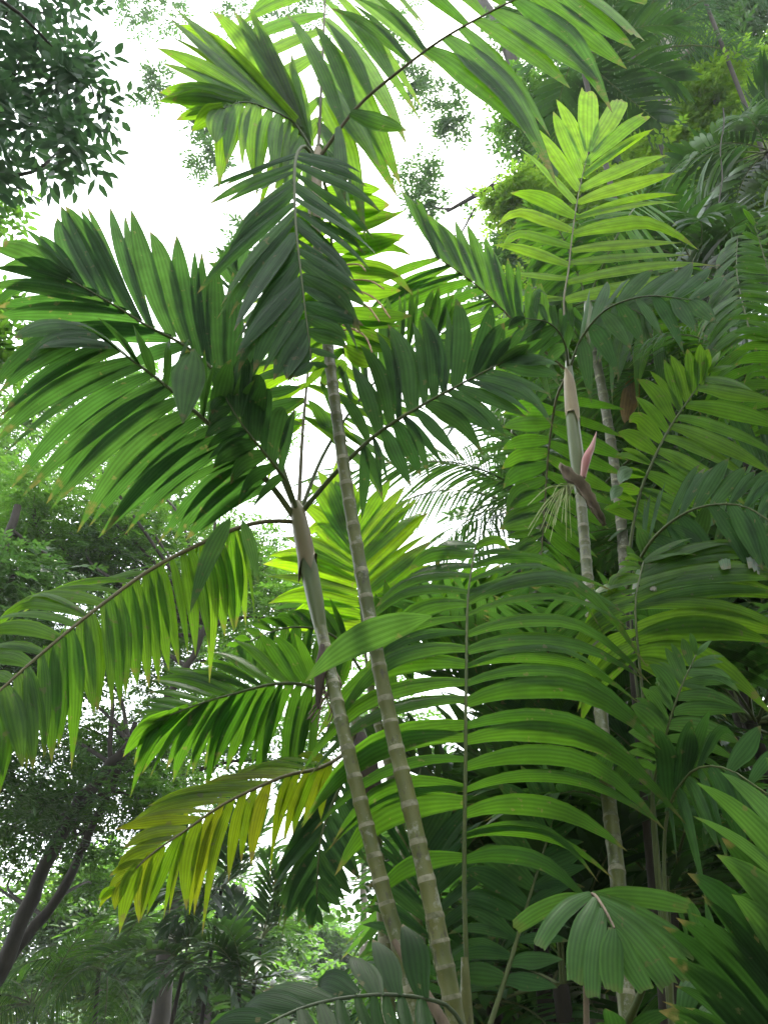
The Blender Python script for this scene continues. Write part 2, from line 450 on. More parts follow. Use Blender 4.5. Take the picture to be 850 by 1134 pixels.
def _leaflet(s, x0, y0, x1, y1, Y, w, sag, mat, label, curl=.1, cut=0, wide0=False):
    mb = MB(); B, T = P(x0, y0, Y), P(x1, y1, Y - .06)
    nf = unit(np.array((0, 0, CAMZ)) - B)
    blade(mb, B, T, unit(np.cross(nf, T - B)), w * PXM(x0, y0, Y), sag, nf, .5, curl=curl, face=2, cut=cut, wide0=wide0, thin=.5)
    return s.part('leaflet', mb, M[mat], None, label)
Palm.leaflet = _leaflet
def side(tips, n, w, **k): return dict(tips=tips, n=n, w=w, **k)

# ---- slender ringed palm in front
pA = Palm("slender palm with the pale-ringed stem leaning left across the lower middle", [(510, 1160, 3.0), (462, 930, 3.0), (430, 790, 3.0), (401, 640, 3.0), (381, 520, 3.0), (366, 408, 3.0), (354, 300, 3.0), (349, 235, 3.0)], (.033, .0255))
pA.tube('crownshaft', [(349, 245, 3.0), (348, 222, 3.0), (350, 195, 3.0), (352, 165, 3.0)], [.034, .040, .036, .022], 'shafttan', label="peeling tan crownshaft")
pA.frond([(352, 178, 3.0), (355, 110, 3.1), (358, 40, 3.2), (362, -60, 3.35), (364, -150, 3.5)],
         side([(318, 232), (296, 180), (275, 90), (262, 30), (258, -10), (270, -70), (290, -130), (345, -220)], 14, 24, u0=.03),
         side([(385, 224), (399, 211), (420, 204), (440, 191), (470, 137), (482, 97), (482, 60), (470, 20), (450, -40), (430, -120), (380, -220)], 15, 23, u0=.03), mat='light', rib='rachisbrown')
pA.frond([(351, 176, 3.0), (327, 138, 2.95), (302, 123, 2.85), (272, 113, 2.75), (248, 120, 2.7)],
         side([(322, 55), (285, 12), (240, -2), (205, 3), (182, 26), (177, 52), (181, 80), (185, 98), (192, 114), (212, 135)], 16, 30, u0=.12, sag=.03, face=.9),
         side([(338, 240), (318, 227), (305, 201), (288, 186), (267, 184), (252, 178), (228, 162)], 9, 19, u0=.15, sag=.1), mat='light')
pA.frond([(352, 176, 3.0), (395, 119, 2.9), (440, 80, 2.8), (490, 43, 2.7), (545, 12, 2.65), (600, -15, 2.6), (650, -40, 2.6)],
         side([(308, 3), (358, 24), (380, -2), (397, -15), (420, -25), (455, -40), (490, -60), (530, -80), (580, -100), (640, -110)], 13, 19, u0=.12, sag=.02, vary=0),
         side([(579, 150), (603, 135), (625, 95), (652, 90), (672, 72), (692, 50), (708, 20), (715, -20)], 9, 30, u0=.44, sag=.04, endcut=3, vary=0),
         mat='mid', rib='rachisbrown', r=(.012, .004), extra=[(388, 124, 449, 147, 2.9, 22, .02), (374, 140, 380, 222, 2.92, 15, .0)])
pA.frond([(351, 182, 3.0), (338, 162, 2.85), (327, 178, 2.7), (327, 240, 2.6), (334, 310, 2.55), (345, 402, 2.55)],
         side([(400, 186), (408, 200), (411, 249), (392, 262), (408, 279), (395, 292), (392, 305), (393, 318), (395, 332), (396, 345), (393, 358), (386, 372), (378, 390), (362, 406)], 17, 23, u0=.2, sag=.05, curl=.2, dY=.02, face=.8),
         side([(238, 203), (232, 219), (262, 246), (222, 300), (232, 330), (245, 365), (252, 390), (266, 405), (285, 412), (305, 416), (325, 415)], 18, 22, u0=.2, sag=.1, face=.5), mat='mature', label="dark frond hanging down in front of the stem")
pA.frond([(351, 182, 3.05), (362, 215, 3.2), (368, 280, 3.4), (374, 340, 3.5), (382, 400, 3.6)],
         side([(421, 205), (435, 238), (447, 254), (456, 278), (440, 318), (455, 340), (450, 365), (430, 400), (400, 425)], 12, 24, u0=.12, sag=.02, endcut=1),
         side([(300, 270), (285, 300), (275, 335), (290, 370), (310, 400), (350, 430)], 11, 22, u0=.15), mat='light')
mb = MB()
for (x0, y0, x1, y1) in ((388, 296, 405, 300), (392, 312, 425, 320), (396, 318, 432, 352), (390, 330, 420, 356), (393, 362, 412, 390), (385, 370, 396, 368)):
    mb.tube(spline([P(x0 - 14, y0 - 2, 3.0), P((x0 + x1) / 2, (y0 + y1) / 2 - 5, 2.95), P(x1, y1, 2.9)], 14), .0045 + .0012 * np.sin(np.arange(14) * 2.4), 5)
pA.part('flower_stalk', mb, M['pinkstalk'], label="pinkish flower strands beside the stem")

# ---- second palm of the clump, green crownshaft
pB = Palm("palm with smooth green crownshaft just left of the pale-ringed stem", [(472, 1160, 3.1), (425, 990, 3.1), (385, 830, 3.12), (366, 745, 3.22), (355, 695, 3.3)], (.031, .027), ring=.12)
pB.tube('crownshaft', [(355.5, 700, 3.3), (349, 665, 3.3), (341, 625, 3.3), (334, 590, 3.3), (328, 558, 3.3)], [.027, .037, .041, .037, .021], 'shaft')
mb = MB()
mb.tube(spline([P(341, 625, 3.29), P(334, 590, 3.29), P(330, 568, 3.29), P(327, 556, 3.29)], 16), np.interp(np.linspace(0, 1, 16), (0, .3, .7, 1), (.0425, .0415, .034, .02)), 14)
mb.v[0][:14, 2] += np.random.default_rng(19).uniform(-.09, .05, 14)
pB.part('leaf_sheath', mb, M['shaftbrown'], label="brownish sheath at crownshaft top")
pB.tube('flower_bud', [(357, 715, 3.24), (354, 745, 3.2), (352, 785, 3.2)], [.012, .026, .006], 'deaddark', label="purple brown flower bud below crownshaft")
mb = MB()
for i in range(16):
    x0, y0 = 360 + random.uniform(-4, 8), 735 + random.uniform(0, 15)
    mb.tube(spline([P(x0, y0, 3.26), P(x0 + random.uniform(-14, 14), y0 + 25, 3.2), P(x0 + random.uniform(-20, 22), y0 + random.uniform(40, 75), 3.2)], 10), .003, 4)
pB.part('flower_stalk', mb, M['dead'], label="dry flower strands")
pB.frond([(327, 575, 3.3), (302, 540, 3.2), (260, 495, 3.05), (215, 455, 2.95), (185, 428, 2.9), (140, 394, 2.85), (98, 364, 2.8)],
         side([(215, 590), (195, 592), (150, 582), (125, 583), (105, 583), (79, 567), (43, 549), (23, 537), (2, 494), (-12, 480), (-4, 446), (-20, 420)], 16, 23, u0=.14, sag=.17, sweep=.02, jit=.025, miss=0),
         side([(318, 440), (285, 412), (250, 392), (222, 385), (200, 372), (150, 362), (85, 350), (30, 386), (18, 368)], 12, 22, u0=.25, sag=.1, dY=-.25), mat='mature', rib='rachis', r=(.016, .004))
pB.leaflet(216, 386, 199, 461, 2.72, 36, .08, 'matt', "pale leaflet hanging folded over dark frond")
pB.leaflet(256, 574, 209, 669, 2.95, 20, .2, 'matt', "grey sheen leaflet bent down over frond")
pB.leaflet(268, 575, 285, 640, 3.05, 14, .1, 'matt', "grey sheen leaflet near the crownshaft")
pB.frond([(329, 568, 3.3), (306, 515, 3.25), (284, 480, 3.2), (250, 425, 3.15), (208, 385, 3.1), (165, 362, 3.05), (130, 340, 3.0), (75, 308, 2.95)],
         side([(310, 340), (262, 292), (233, 277), (197, 253), (178, 240), (143, 220), (112, 216), (82, 220), (62, 230), (45, 246), (14, 262)], 12, 25, u0=.36, sag=0, sweep=.1, vary=0, endcut=1, jit=.02, miss=0),
         side([(220, 470), (198, 442), (168, 440), (116, 382), (20, 375), (-5, 345), (-20, 322), (-12, 300), (3, 283)], 11, 21, u0=.4, sag=.06, jit=.03), mat='mature', r=(.014, .004))
pB.frond([(331, 562, 3.3), (335, 480, 3.5), (341, 410, 3.7), (346, 340, 3.9), (350, 290, 4.1)],
         side([(290, 500), (268, 470), (255, 435), (252, 395), (262, 350), (285, 310), (320, 270)], 12, 18, u0=.28),
         side([(388, 500), (408, 470), (420, 440), (424, 400), (415, 350), (395, 310), (370, 270)], 12, 18, u0=.28), mat='young', rib='rachisbrown')
pB.frond([(332, 570, 3.3), (350, 548, 3.25), (376, 519, 3.2), (418, 480, 3.15), (470, 447, 3.1), (520, 420, 3.1), (562, 398, 3.1)],
         side([(376, 430), (394, 390), (423, 356), (449, 353), (467, 345), (490, 333), (538, 332), (560, 355), (590, 372), (602, 396)], 12, 23, u0=.36, sag=.02, sweep=.08, jit=.025),
         side([(416, 557), (437, 537), (465, 528), (490, 512), (528, 482), (556, 476), (586, 467), (602, 448), (608, 430), (618, 407)], 13, 19, u0=.34, sag=.07), mat='mature', r=(.013, .004))
pB.frond([(325, 578, 3.3), (298, 577, 3.22), (262, 585, 3.12), (212, 607, 3.0), (165, 632, 2.85), (115, 668, 2.7), (60, 712, 2.55), (0, 765, 2.4), (-35, 800, 2.35)],
         side([(272, 690), (248, 697), (227, 713), (198, 729), (168, 747), (142, 763), (125, 777), (88, 791), (53, 826), (36, 846), (13, 849), (-20, 862)], 24, 21, u0=.17, sag=.1, sweep=-.04, jit=.02, miss=0, split=.1),
         side([(250, 616), (209, 669), (96, 667), (46, 673), (22, 668), (0, 664), (-20, 690), (-25, 720), (-20, 745), (-10, 772)], 15, 21, u0=.2, sag=.22, dY=.1), mat='light', rib='rachisbrown', r=(.011, .004), label="yellow-green frond arching down to the left")
pB.frond([(330, 570, 3.3), (318, 535, 3.15), (298, 508, 3.0), (268, 470, 2.9), (250, 440, 2.9)],
         side([(330, 460), (308, 420), (285, 395), (262, 385), (240, 400)], 8, 20, u0=.35, sag=.1, curl=.15),
         side([(275, 560), (250, 530), (230, 505), (222, 480), (232, 455)], 8, 20, u0=.3, sag=.12), mat='mature')

pB.frond([(329, 566, 3.3), (304, 490, 3.35), (282, 420, 3.4), (268, 350, 3.5), (262, 300, 3.6)],
         side([(232, 470), (212, 430), (205, 380), (212, 330), (232, 290), (250, 265)], 12, 16, u0=.3, sag=.05),
         side([(335, 470), (330, 420), (325, 370), (318, 325), (300, 290), (275, 262)], 12, 16, u0=.3, sag=.05), mat='mature')

pB.frond([(333, 566, 3.35), (360, 500, 3.5), (400, 440, 3.65), (445, 395, 3.8), (495, 362, 3.9)],
         side([(345, 440), (372, 385), (405, 345), (440, 320), (480, 315), (512, 335)], 13, 15, u0=.3, sag=.03),
         side([(420, 530), (455, 490), (490, 455), (515, 425), (530, 390), (525, 360)], 13, 15, u0=.3, sag=.06), mat='mid')

# ---- right-hand palm with pink spathe
pC = Palm("palm with a pink flower spathe under its pale green crownshaft", [(697, 1160, 3.5), (684, 980, 3.6), (673, 880, 3.8), (662, 760, 4.1), (652, 660, 4.3), (642, 545, 4.5)], (.032, .034), ring=.13)
pC.tube('crownshaft', [(642, 548, 4.5), (638, 505, 4.5), (634, 470, 4.5), (631, 435, 4.5), (629, 400, 4.5)], [.036, .050, .047, .042, .022], 'shaft', label="pale green crownshaft with tan top")
mb = MB()
mb.tube(spline([P(634, 463, 4.49), P(632, 445, 4.49), P(629.5, 420, 4.49), P(626, 408, 4.47)], 16), np.interp(np.linspace(0, 1, 16), (0, .2, .6, 1), (.0475, .050, .040, .01)), 14)
mb.v[0][:14, 2] += np.random.default_rng(9).uniform(-.07, .05, 14); mb.v[0][:14, 1] -= .002
pC.part('leaf_sheath', mb, M['shafttan'], label="tan dry sheath at crownshaft top")
mb = MB()
mb.tube(spline([P(645, 529, 4.42), P(649, 508, 4.4), (P(655, 495, 4.39)), P(660, 478, 4.38)], 18), np.interp(np.linspace(0, 1, 18), (0, .3, .6, 1), (.022, .036, .027, .002)), 10, flat=.85)
pC.part('flower_spathe', mb, M['pink'], label="pink pointed spathe")
# dry brown spathe hanging open: folded sheet
row = spline([P(619, 514, 4.38), P(630, 524, 4.3), P(643, 535, 4.27), P(653, 552, 4.27), P(661, 567, 4.27), P(669, 581, 4.3)], 16)
wd = np.interp(np.linspace(0, 1, 16), (0, .15, .4, .75, 1), (.010, .045, .052, .034, .012)) * np.array([1, .9, 1.1, .95, 1.08, .94, 1.05, 1, .93, 1.06, .95, 1.04, .9, 1.1, .8, 1.3]) * .8
off = P(6, 0, 4.3) - P(0, 0, 4.3); dn = unit(P(640, 555, 4.3) - P(650, 548, 4.3))
mb = MB()
xs = np.linspace(-1, 1, 6)
rg_ = np.random.default_rng(4)
mb.grid(np.array([[row[i] + rg_.normal(0, .006, 3) + dn * wd[i] * x + np.array((0, .09 * (1 - x * x) * (wd[i] / .07), 0)) for x in xs] for i in range(16)]))
o = pC.part('dry_spathe', mb, M['dead'], label="papery brown spathe hanging below crownshaft")
sm = o.modifiers.new("thick", 'SOLIDIFY'); sm.thickness = .006
mb = MB()
rr = random.Random(3)
for i in range(26):
    a = P(632 + rr.uniform(-3, 3), 536 + rr.uniform(-3, 4), 4.4)
    tx, ty = 602 + rr.uniform(-20, 32), 566 + rr.uniform(-16, 34)
    mb.tube(spline([a, P((632 + tx) / 2 - 2, (536 + ty) / 2 - 7, 4.3), P(tx, ty, 4.25 + rr.uniform(-.1, .1))], 12), np.linspace(.0045, .002, 12) + .0009 * np.sin(np.arange(12) * 2.6), 5)
pC.part('fruit_stalk', mb, M['fruitstalk'], label="pale green branching fruit stalk")
pC.frond([(629, 405, 4.5), (625, 360, 4.55), (624, 330, 4.6), (629, 300, 4.68), (632, 270, 4.75), (636, 240, 4.8), (642, 205, 4.9), (651, 168, 5.0)],
         side([(555, 335), (552, 300), (549, 266), (547, 250), (547, 227), (570, 202), (572, 157), (590, 136), (610, 120), (621, 107), (650, 97)], 11, 23, u0=.24, sag=.02, vary=0, endcut=1, sweep=.04, jit=.015, dY=.1),
         side([(787, 310), (785, 291), (757, 276), (758, 264), (754, 228), (751, 205), (745, 178), (728, 144), (718, 126), (697, 105)], 11, 23, u0=.24, sag=.05, vary=0, endcut=2, sweep=.04, jit=.015, dY=.1), mat='young', rib='rachisbrown', r=(.010, .003), label="bright green upright frond")
pC.frond([(629, 412, 4.5), (597, 384, 4.4), (558, 345, 4.3), (530, 318, 4.2), (500, 296, 4.1), (472, 279, 4.0)],
         side([(612, 310), (575, 285), (545, 262), (512, 236), (486, 240), (455, 203), (437, 207)], 10, 22, u0=.2, sag=.02),
         side([(552, 428), (505, 412), (478, 392), (418, 386), (393, 363), (400, 335), (420, 300)], 10, 16, u0=.2, sag=.05), mat='mid', rib='rachisbrown')
pC.frond([(629, 414, 4.55), (616, 440, 4.75), (608, 490, 4.9), (604, 540, 4.95), (600, 600, 4.95), (598, 645, 4.9)],
         side([(562, 435), (553, 478), (553, 520), (557, 562), (560, 595), (568, 630), (582, 655)], 13, 19, u0=.12, sag=.1),
         side([(690, 460), (688, 520), (676, 570), (655, 612), (640, 642), (618, 665)], 12, 18, u0=.12, sag=.08, dY=.1), mat='mid', rib='rachisbrown')
pC.frond([(629, 408, 4.5), (624, 378, 4.3), (608, 358, 4.15), (580, 352, 4.05)],
         side([(640, 350), (615, 335), (595, 332), (572, 340)], 6, 18, u0=.25, sag=.1, curl=.2),
         side([(600, 405), (580, 395), (565, 385), (555, 365)], 6, 18, u0=.25, sag=.12), mat='mature')
pC.frond([(630, 408, 4.5), (645, 372, 4.35), (672, 342, 4.2), (715, 328, 4.1), (765, 332, 4.0)],
         side([(655, 318), (690, 305), (735, 298), (780, 291), (800, 305)], 8, 18, u0=.2, sag=.04),
         side([(655, 425), (690, 392), (720, 375), (752, 372), (785, 360)], 8, 17, u0=.2, sag=.1), mat='mature')

# ---- grey ringed stem behind
pD = Palm("grey-stemmed palm behind the one with the pink spathe", [(668, 980, 5.6), (682, 840, 5.6), (691, 710, 5.6), (690, 612, 5.6), (679, 510, 5.6), (666, 430, 5.6), (657, 385, 5.6)], (.048, .040), 'stemgrey', ring=.14)
pD.tube('crownshaft', [(657, 388, 5.6), (653, 360, 5.6), (650, 330, 5.6)], [.042, .06, .03], 'shaft')
for az in ((700, 320, 760, 300), (690, 260, 720, 210), (620, 270, 590, 230), (600, 330, 550, 330), (710, 360, 760, 400), (605, 370, 570, 420)):
    mx_, my_, ex_, ey_ = az
    dx, dy = ex_ - 650, ey_ - 330
    px, py = -dy * .42, dx * .42
    pD.frond([(650, 332, 5.6), (mx_, my_ - 12, 5.6 + random.uniform(-.3, .5)), (ex_, ey_, 5.6 + random.uniform(-.5, .8))],
             side([(650 + px * .8 + dx * .2, 330 + py * .8 + dy * .2 + 14), (mx_ + px, my_ + py + 10), (ex_ + px * .6, ey_ + py * .6 + 12), (ex_ + dx * .2, ey_ + dy * .2 + 10)], 13, 13, u0=.15),
             side([(650 - px * .8 + dx * .2, 330 - py * .8 + dy * .2 + 14), (mx_ - px, my_ - py + 10), (ex_ - px * .6, ey_ - py * .6 + 12), (ex_ + dx * .2, ey_ + dy * .2 + 16)], 13, 13, u0=.15), mat='mid')

# ---- centre bottom palm: the wide upright frond
pF = Palm("short palm with the wide upright frond filling the lower centre", [(530, 1240, 3.32), (522, 1190, 3.27)], (.05, .04), ring=.08)
pF.tube('leaf_sheath', [(522, 1200, 3.27), (517, 1150, 3.24), (515, 1085, 3.22), (514, 1060, 3.22)], [.036, .028, .016, .012], 'stem')
pF.frond([(522, 1190, 3.27), (514, 1000, 3.22), (515, 850, 3.17), (516, 740, 3.22), (518, 660, 3.32), (526, 605, 3.47)],
         side([(655, 985), (690, 935), (714, 895), (722, 872), (720, 838), (712, 792), (702, 752), (700, 716), (702, 674), (692, 652), (655, 638), (612, 626), (560, 600)], 16, 22, u0=.30, sag=.22, sweep=.02, jit=.035, curl=.18),
         side([(400, 990), (375, 950), (355, 918), (335, 886), (330, 850), (338, 810), (358, 772), (395, 735), (400, 700), (410, 672), (432, 640), (475, 605)], 16, 22, u0=.30, sag=.2, sweep=.02, jit=.035, curl=.15), mat='mid', rib='rachis', r=(.010, .004))
pF.leaflet(478, 683, 335, 740, 2.85, 34, .1, 'matt', "pale leaflet turned over across the ringed stem")
pF.frond([(524, 1190, 3.32), (560, 1080, 3.42), (590, 980, 3.57), (615, 900, 3.72)],
         side([(500, 1080), (500, 1000), (520, 930), (550, 870), (600, 840)], 9, 26, u0=.3),
         side([(610, 1100), (632, 1030), (645, 970), (645, 920), (630, 880)], 9, 22, u0=.3), mat='mature')
pF.frond([(520, 1190, 3.32), (490, 1100, 3.52), (470, 1010, 3.72), (455, 920, 3.92)],
         side([(420, 1090), (400, 1010), (400, 940), (415, 880), (450, 850)], 9, 24, u0=.3),
         side([(540, 1080), (550, 1000), (545, 930), (520, 880), (470, 850)], 9, 24, u0=.3), mat='mature')

# ---- bright fan behind the main stem
pY = Palm("young palm with a bright translucent frond behind the pale-ringed stem", [(440, 900, 4.8), (418, 800, 4.8), (408, 750, 4.8)], (.03, .026), ring=.1)
pY.frond([(408, 755, 4.8), (402, 700, 4.85), (398, 660, 4.9), (391, 620, 5.0), (384, 585, 5.1)],
         side([(325, 690), (305, 660), (300, 637), (292, 612), (310, 595), (335, 568), (342, 540), (352, 520), (372, 505)], 12, 24, u0=.3, sag=.02, jit=.015, dY=.15),
         side([(480, 640), (483, 624), (483, 608), (481, 590), (476, 567), (470, 551), (461, 541), (445, 531), (418, 520), (385, 505)], 12, 24, u0=.3, sag=.02, jit=.015, dY=.15), mat='young')
pY.frond([(408, 755, 4.8), (440, 700, 4.9), (490, 670, 5.0), (540, 665, 5.1)],
         side([(420, 650), (455, 625), (500, 620), (545, 625), (575, 650)], 10, 18, u0=.2),
         side([(440, 770), (470, 740), (510, 725), (550, 715), (580, 690)], 10, 18, u0=.2), mat='mid')
pY.frond([(408, 755, 4.8), (370, 705, 4.7), (320, 695, 4.6), (265, 715, 4.5)],
         side([(365, 665), (325, 672), (285, 685), (250, 712)], 9, 17, u0=.2),
         side([(375, 765), (340, 765), (300, 770), (262, 745)], 9, 17, u0=.2, sag=.15), mat='mid')

# ---- third stem of the clump behind: dead dark sheath, yellow frond
pP = Palm("palm with a dark dead sheath and a yellowing frond, behind the clump", [(432, 1160, 4.0), (424, 1010, 4.0), (414, 920, 4.0), (407, 868, 4.0)], (.034, .030), ring=.12)
pP.tube('dead_sheath', [(414, 905, 3.98), (408, 870, 3.98), (402, 835, 3.97), (399, 812, 3.97)], [.034, .064, .06, .02], 'deaddark', label="dark brown dead sheath")
pP.tube('crownshaft', [(407, 870, 4.02), (398, 820, 4.02), (390, 785, 4.02)], [.04, .042, .022], 'shaft')
pP.frond([(391, 790, 4.0), (365, 770, 3.95), (335, 758, 3.9), (300, 758, 3.8), (260, 768, 3.7), (225, 778, 3.6), (188, 792, 3.5)],
         side([(330, 700), (290, 695), (246, 709), (210, 735), (178, 740), (165, 756), (160, 775), (152, 800)], 12, 19, u0=.2, sag=.08),
         side([(335, 880), (300, 872), (272, 860), (250, 849), (225, 849), (198, 851), (170, 849), (148, 846), (136, 832)], 14, 19, u0=.2, sag=.12, vary=0), mat='mid')
pP.frond([(393, 800, 4.0), (385, 830, 3.9), (355, 850, 3.75), (320, 858, 3.6), (285, 872, 3.5), (245, 892, 3.4), (205, 920, 3.3), (165, 948, 3.2), (128, 985, 3.15)],
         side([(350, 905), (320, 920), (300, 933), (275, 946), (250, 965), (212, 1003), (187, 1008), (163, 1012), (135, 1013), (110, 998)], 18, 15, u0=.22, sag=.08),
         side([(330, 835), (270, 848), (210, 870), (168, 888), (143, 903), (135, 917), (134, 942), (122, 965), (108, 992)], 15, 14, u0=.22, sag=.12), mat='yellow', rib='rachisbrown', label="yellowing frond drooping to the left")
pP.frond([(394, 805, 4.0), (386, 850, 3.95), (368, 890, 3.9), (356, 925, 3.85), (352, 960, 3.85), (350, 1005, 3.85)],
         side([(318, 905), (303, 958), (300, 985), (305, 1010), (325, 1020), (345, 1030)], 11, 16, u0=.3, sag=.08),
         side([(415, 930), (403, 950), (393, 975), (382, 990), (372, 1003), (356, 1025)], 10, 15, u0=.3, sag=.08), mat='mature')

# ---- right-hand palms
pE = Palm("palm whose rising frond shows white leaf tips, right of the pink spathe", [(705, 800, 4.0), (694, 650, 4.0)], (.020, .018), 'bark', ring=.1)
pE.frond([(694, 652, 4.0), (697, 605, 3.95), (707, 550, 3.9), (719, 518, 3.85), (734, 486, 3.85), (749, 461, 3.85), (768, 434, 3.85), (782, 412, 3.9)],
         side([(668, 560), (675, 545), (684, 526), (683, 490), (688, 462), (702, 436), (719, 406), (746, 391), (768, 386), (780, 383), (798, 386)], 13, 22, u0=.25, sag=.06, vary=0),
         side([(735, 602), (755, 582), (790, 575), (818, 565), (840, 536), (852, 522), (868, 482), (858, 460), (842, 445), (812, 405)], 12, 22, u0=.25, sag=.1, vary=0), mat='light')
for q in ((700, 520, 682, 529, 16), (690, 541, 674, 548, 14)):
    pE.leaflet(*q[:4], 3.75, q[4], .05, 'pale', "leaflet tip with painted sky sheen", .3)
pE.frond([(694, 652, 4.0), (720, 600, 3.7), (765, 565, 3.5), (820, 560, 3.4), (870, 590, 3.3)],
         side([(720, 545), (765, 515), (820, 510), (865, 525), (885, 570)], 10, 20, u0=.2, sag=.1),
         side([(735, 650), (775, 630), (815, 625), (855, 640), (880, 650)], 10, 20, u0=.2, sag=.12), mat='mature')

pM = Palm("palm with long arching leaflets and pale folded tips at the right edge", [(752, 1250, 3.6), (745, 1165, 3.6)], (.04, .036), ring=.08)
pM.frond([(745, 1165, 3.6), (724, 905, 3.5), (712, 780, 3.45), (705, 710, 3.4), (703, 665, 3.4), (712, 622, 3.5)],
         side([(800, 790), (845, 735), (858, 708), (870, 690), (878, 668), (872, 640), (870, 612), (845, 598), (772, 604)], 11, 29, u0=.72, sag=.13, vary=0),
         side([(640, 790), (630, 760), (625, 735), (630, 700), (645, 670), (668, 640), (690, 612)], 9, 20, u0=.72, sag=.13), mat='light', rib='rachis', r=(.010, .004))
pM.frond([(745, 1165, 3.6), (722, 900, 3.75), (700, 720, 3.85), (700, 650, 3.85), (730, 618, 3.8), (780, 604, 3.75), (830, 604, 3.7)],
         side([(696, 655), (713, 648), (741, 645), (763, 640), (785, 634), (800, 624), (830, 628)], 6, 12, u0=.80, sag=.14, dY=-.34, cut=.9, miss=0, split=0, jit=.012),
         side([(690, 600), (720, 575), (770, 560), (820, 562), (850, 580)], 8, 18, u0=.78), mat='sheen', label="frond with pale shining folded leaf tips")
pM.frond([(745, 1165, 3.6), (722, 905, 3.5), (733, 830, 3.3), (750, 770, 3.2), (770, 725, 3.2)],
         side([(690, 850), (695, 790), (712, 745), (740, 715), (765, 700)], 9, 18, u0=.65, sag=.08),
         side([(790, 900), (815, 850), (820, 800), (815, 760), (790, 710)], 9, 18, u0=.65, sag=.12), mat='matt', rib='rachis')
pM.frond([(745, 1165, 3.6), (735, 930, 4.4), (715, 850, 4.8), (680, 810, 4.9), (640, 790, 5.0)],
         side([(700, 780), (670, 750), (640, 740), (605, 755)], 8, 20, u0=.68, sag=.1),
         side([(680, 920), (655, 890), (630, 870), (600, 830)], 8, 20, u0=.68, sag=.14), mat='mature')
pM.frond([(745, 1165, 3.6), (735, 930, 3.4), (760, 860, 3.2), (800, 850, 3.0), (850, 880, 2.9)],
         side([(745, 800), (790, 790), (840, 800), (880, 850)], 8, 22, u0=.6, sag=.12),
         side([(750, 960), (790, 950), (830, 960), (870, 940)], 8, 22, u0=.6, sag=.16), mat='mature')

pL = Palm("palm with fine close leaflets high at the right edge", [(905, 700, 4.7), (890, 560, 4.7)], (.04, .035), ring=.1)
pL.frond([(890, 565, 4.7), (868, 490, 4.6), (850, 434, 4.5), (835, 385, 4.4), (823, 342, 4.4), (815, 300, 4.5), (816, 262, 4.6)],
         side([(800, 510), (786, 480), (776, 452), (771, 425), (773, 400), (772, 372), (776, 350), (780, 330), (788, 305), (797, 275)], 21, 12, u0=.2, sag=.08, vary=0),
         side([(920, 480), (905, 440), (895, 400), (885, 360), (875, 320), (860, 290), (845, 262)], 20, 12, u0=.2, sag=.06, vary=0), mat='mid')
pL.frond([(890, 565, 4.7), (850, 520, 4.4), (810, 500, 4.2), (765, 515, 4.1)],
         side([(850, 460), (815, 445), (780, 455), (750, 490)], 12, 13, u0=.2), side([(850, 590), (815, 580), (780, 585), (750, 550)], 12, 13, u0=.2, sag=.12), mat='mature')
pL.frond([(890, 565, 4.7), (885, 480, 4.3), (870, 380, 4.0), (850, 300, 3.9), (835, 250, 3.9)],
         side([(830, 480), (812, 400), (808, 340), (812, 290), (825, 230)], 16, 13, u0=.25), side([(940, 440), (930, 360), (905, 290), (870, 240)], 14, 13, u0=.25), mat='mid')

pN = Palm("low palm with very broad blades in the bottom right corner", [(925, 1330, 2.1), (905, 1230, 2.1)], (.045, .04), ring=.08)
pN.frond([(905, 1300, 2.1), (900, 1230, 2.05), (912, 1160, 2.0), (925, 1090, 2.0)],
         side([(735, 1130), (735, 1075), (742, 1022), (760, 996), (776, 945), (800, 905), (830, 880)], 10, 36, u0=.1, sag=.06, face=.8),
         side([(1000, 1150), (1010, 1080), (1000, 1000), (960, 930)], 6, 36, u0=.2), mat='dusky')
pN.frond([(905, 1235, 2.1), (925, 1100, 1.95), (925, 1000, 1.9), (915, 950, 1.95)],
         side([(812, 992), (800, 940), (768, 862), (800, 840), (850, 830)], 5, 34, u0=.35, sag=.06, vary=0, face=.8),
         side([(990, 1000), (1000, 940), (970, 870)], 5, 34, u0=.3), mat='matt')
pN.frond([(905, 1235, 2.1), (850, 1150, 2.3), (800, 1080, 2.5), (760, 1040, 2.7)],
         side([(830, 1040), (790, 1000), (750, 985)], 6, 30, u0=.3), side([(800, 1190), (750, 1130), (720, 1080)], 6, 30, u0=.3), mat='mature')

pG = Palm("low palm holding a drooping hand-like spread of matt leaflets", [(652, 1330, 2.9), (650, 1200, 2.9)], (.045, .04), ring=.08, mat='stemgrey')
pG.frond([(650, 1205, 2.9), (648, 1080, 2.85), (648, 1010, 2.7), (655, 990, 2.5), (668, 1005, 2.35), (680, 1028, 2.28)],
         side([(571, 1034), (594, 1045), (622, 1078), (649, 1098), (672, 1094)], 5, 20, u0=.66, sag=.13, split=0, cut=.5, vary=0, face=2.2, jit=.01, nf='cam', miss=0),
         side([(757, 1010), (768, 1052), (764, 1078), (742, 1086), (702, 1098)], 5, 21, u0=.66, sag=.1, split=0, cut=.6, vary=0, face=2.2, jit=.01, nf='cam', miss=0), mat='matt', rib='dead')
pG.frond([(655, 1205, 2.9), (700, 1120, 2.7), (715, 1075, 2.6), (706, 1045, 2.5), (699, 1040, 2.45)],
         side([(640, 1180), (650, 1140), (680, 1120)], 4, 24, u0=.05, u1=.3), side([(720, 1200), (740, 1160), (745, 1130)], 4, 24, u0=.05, u1=.3), mat='mature', r=(.014, .008))

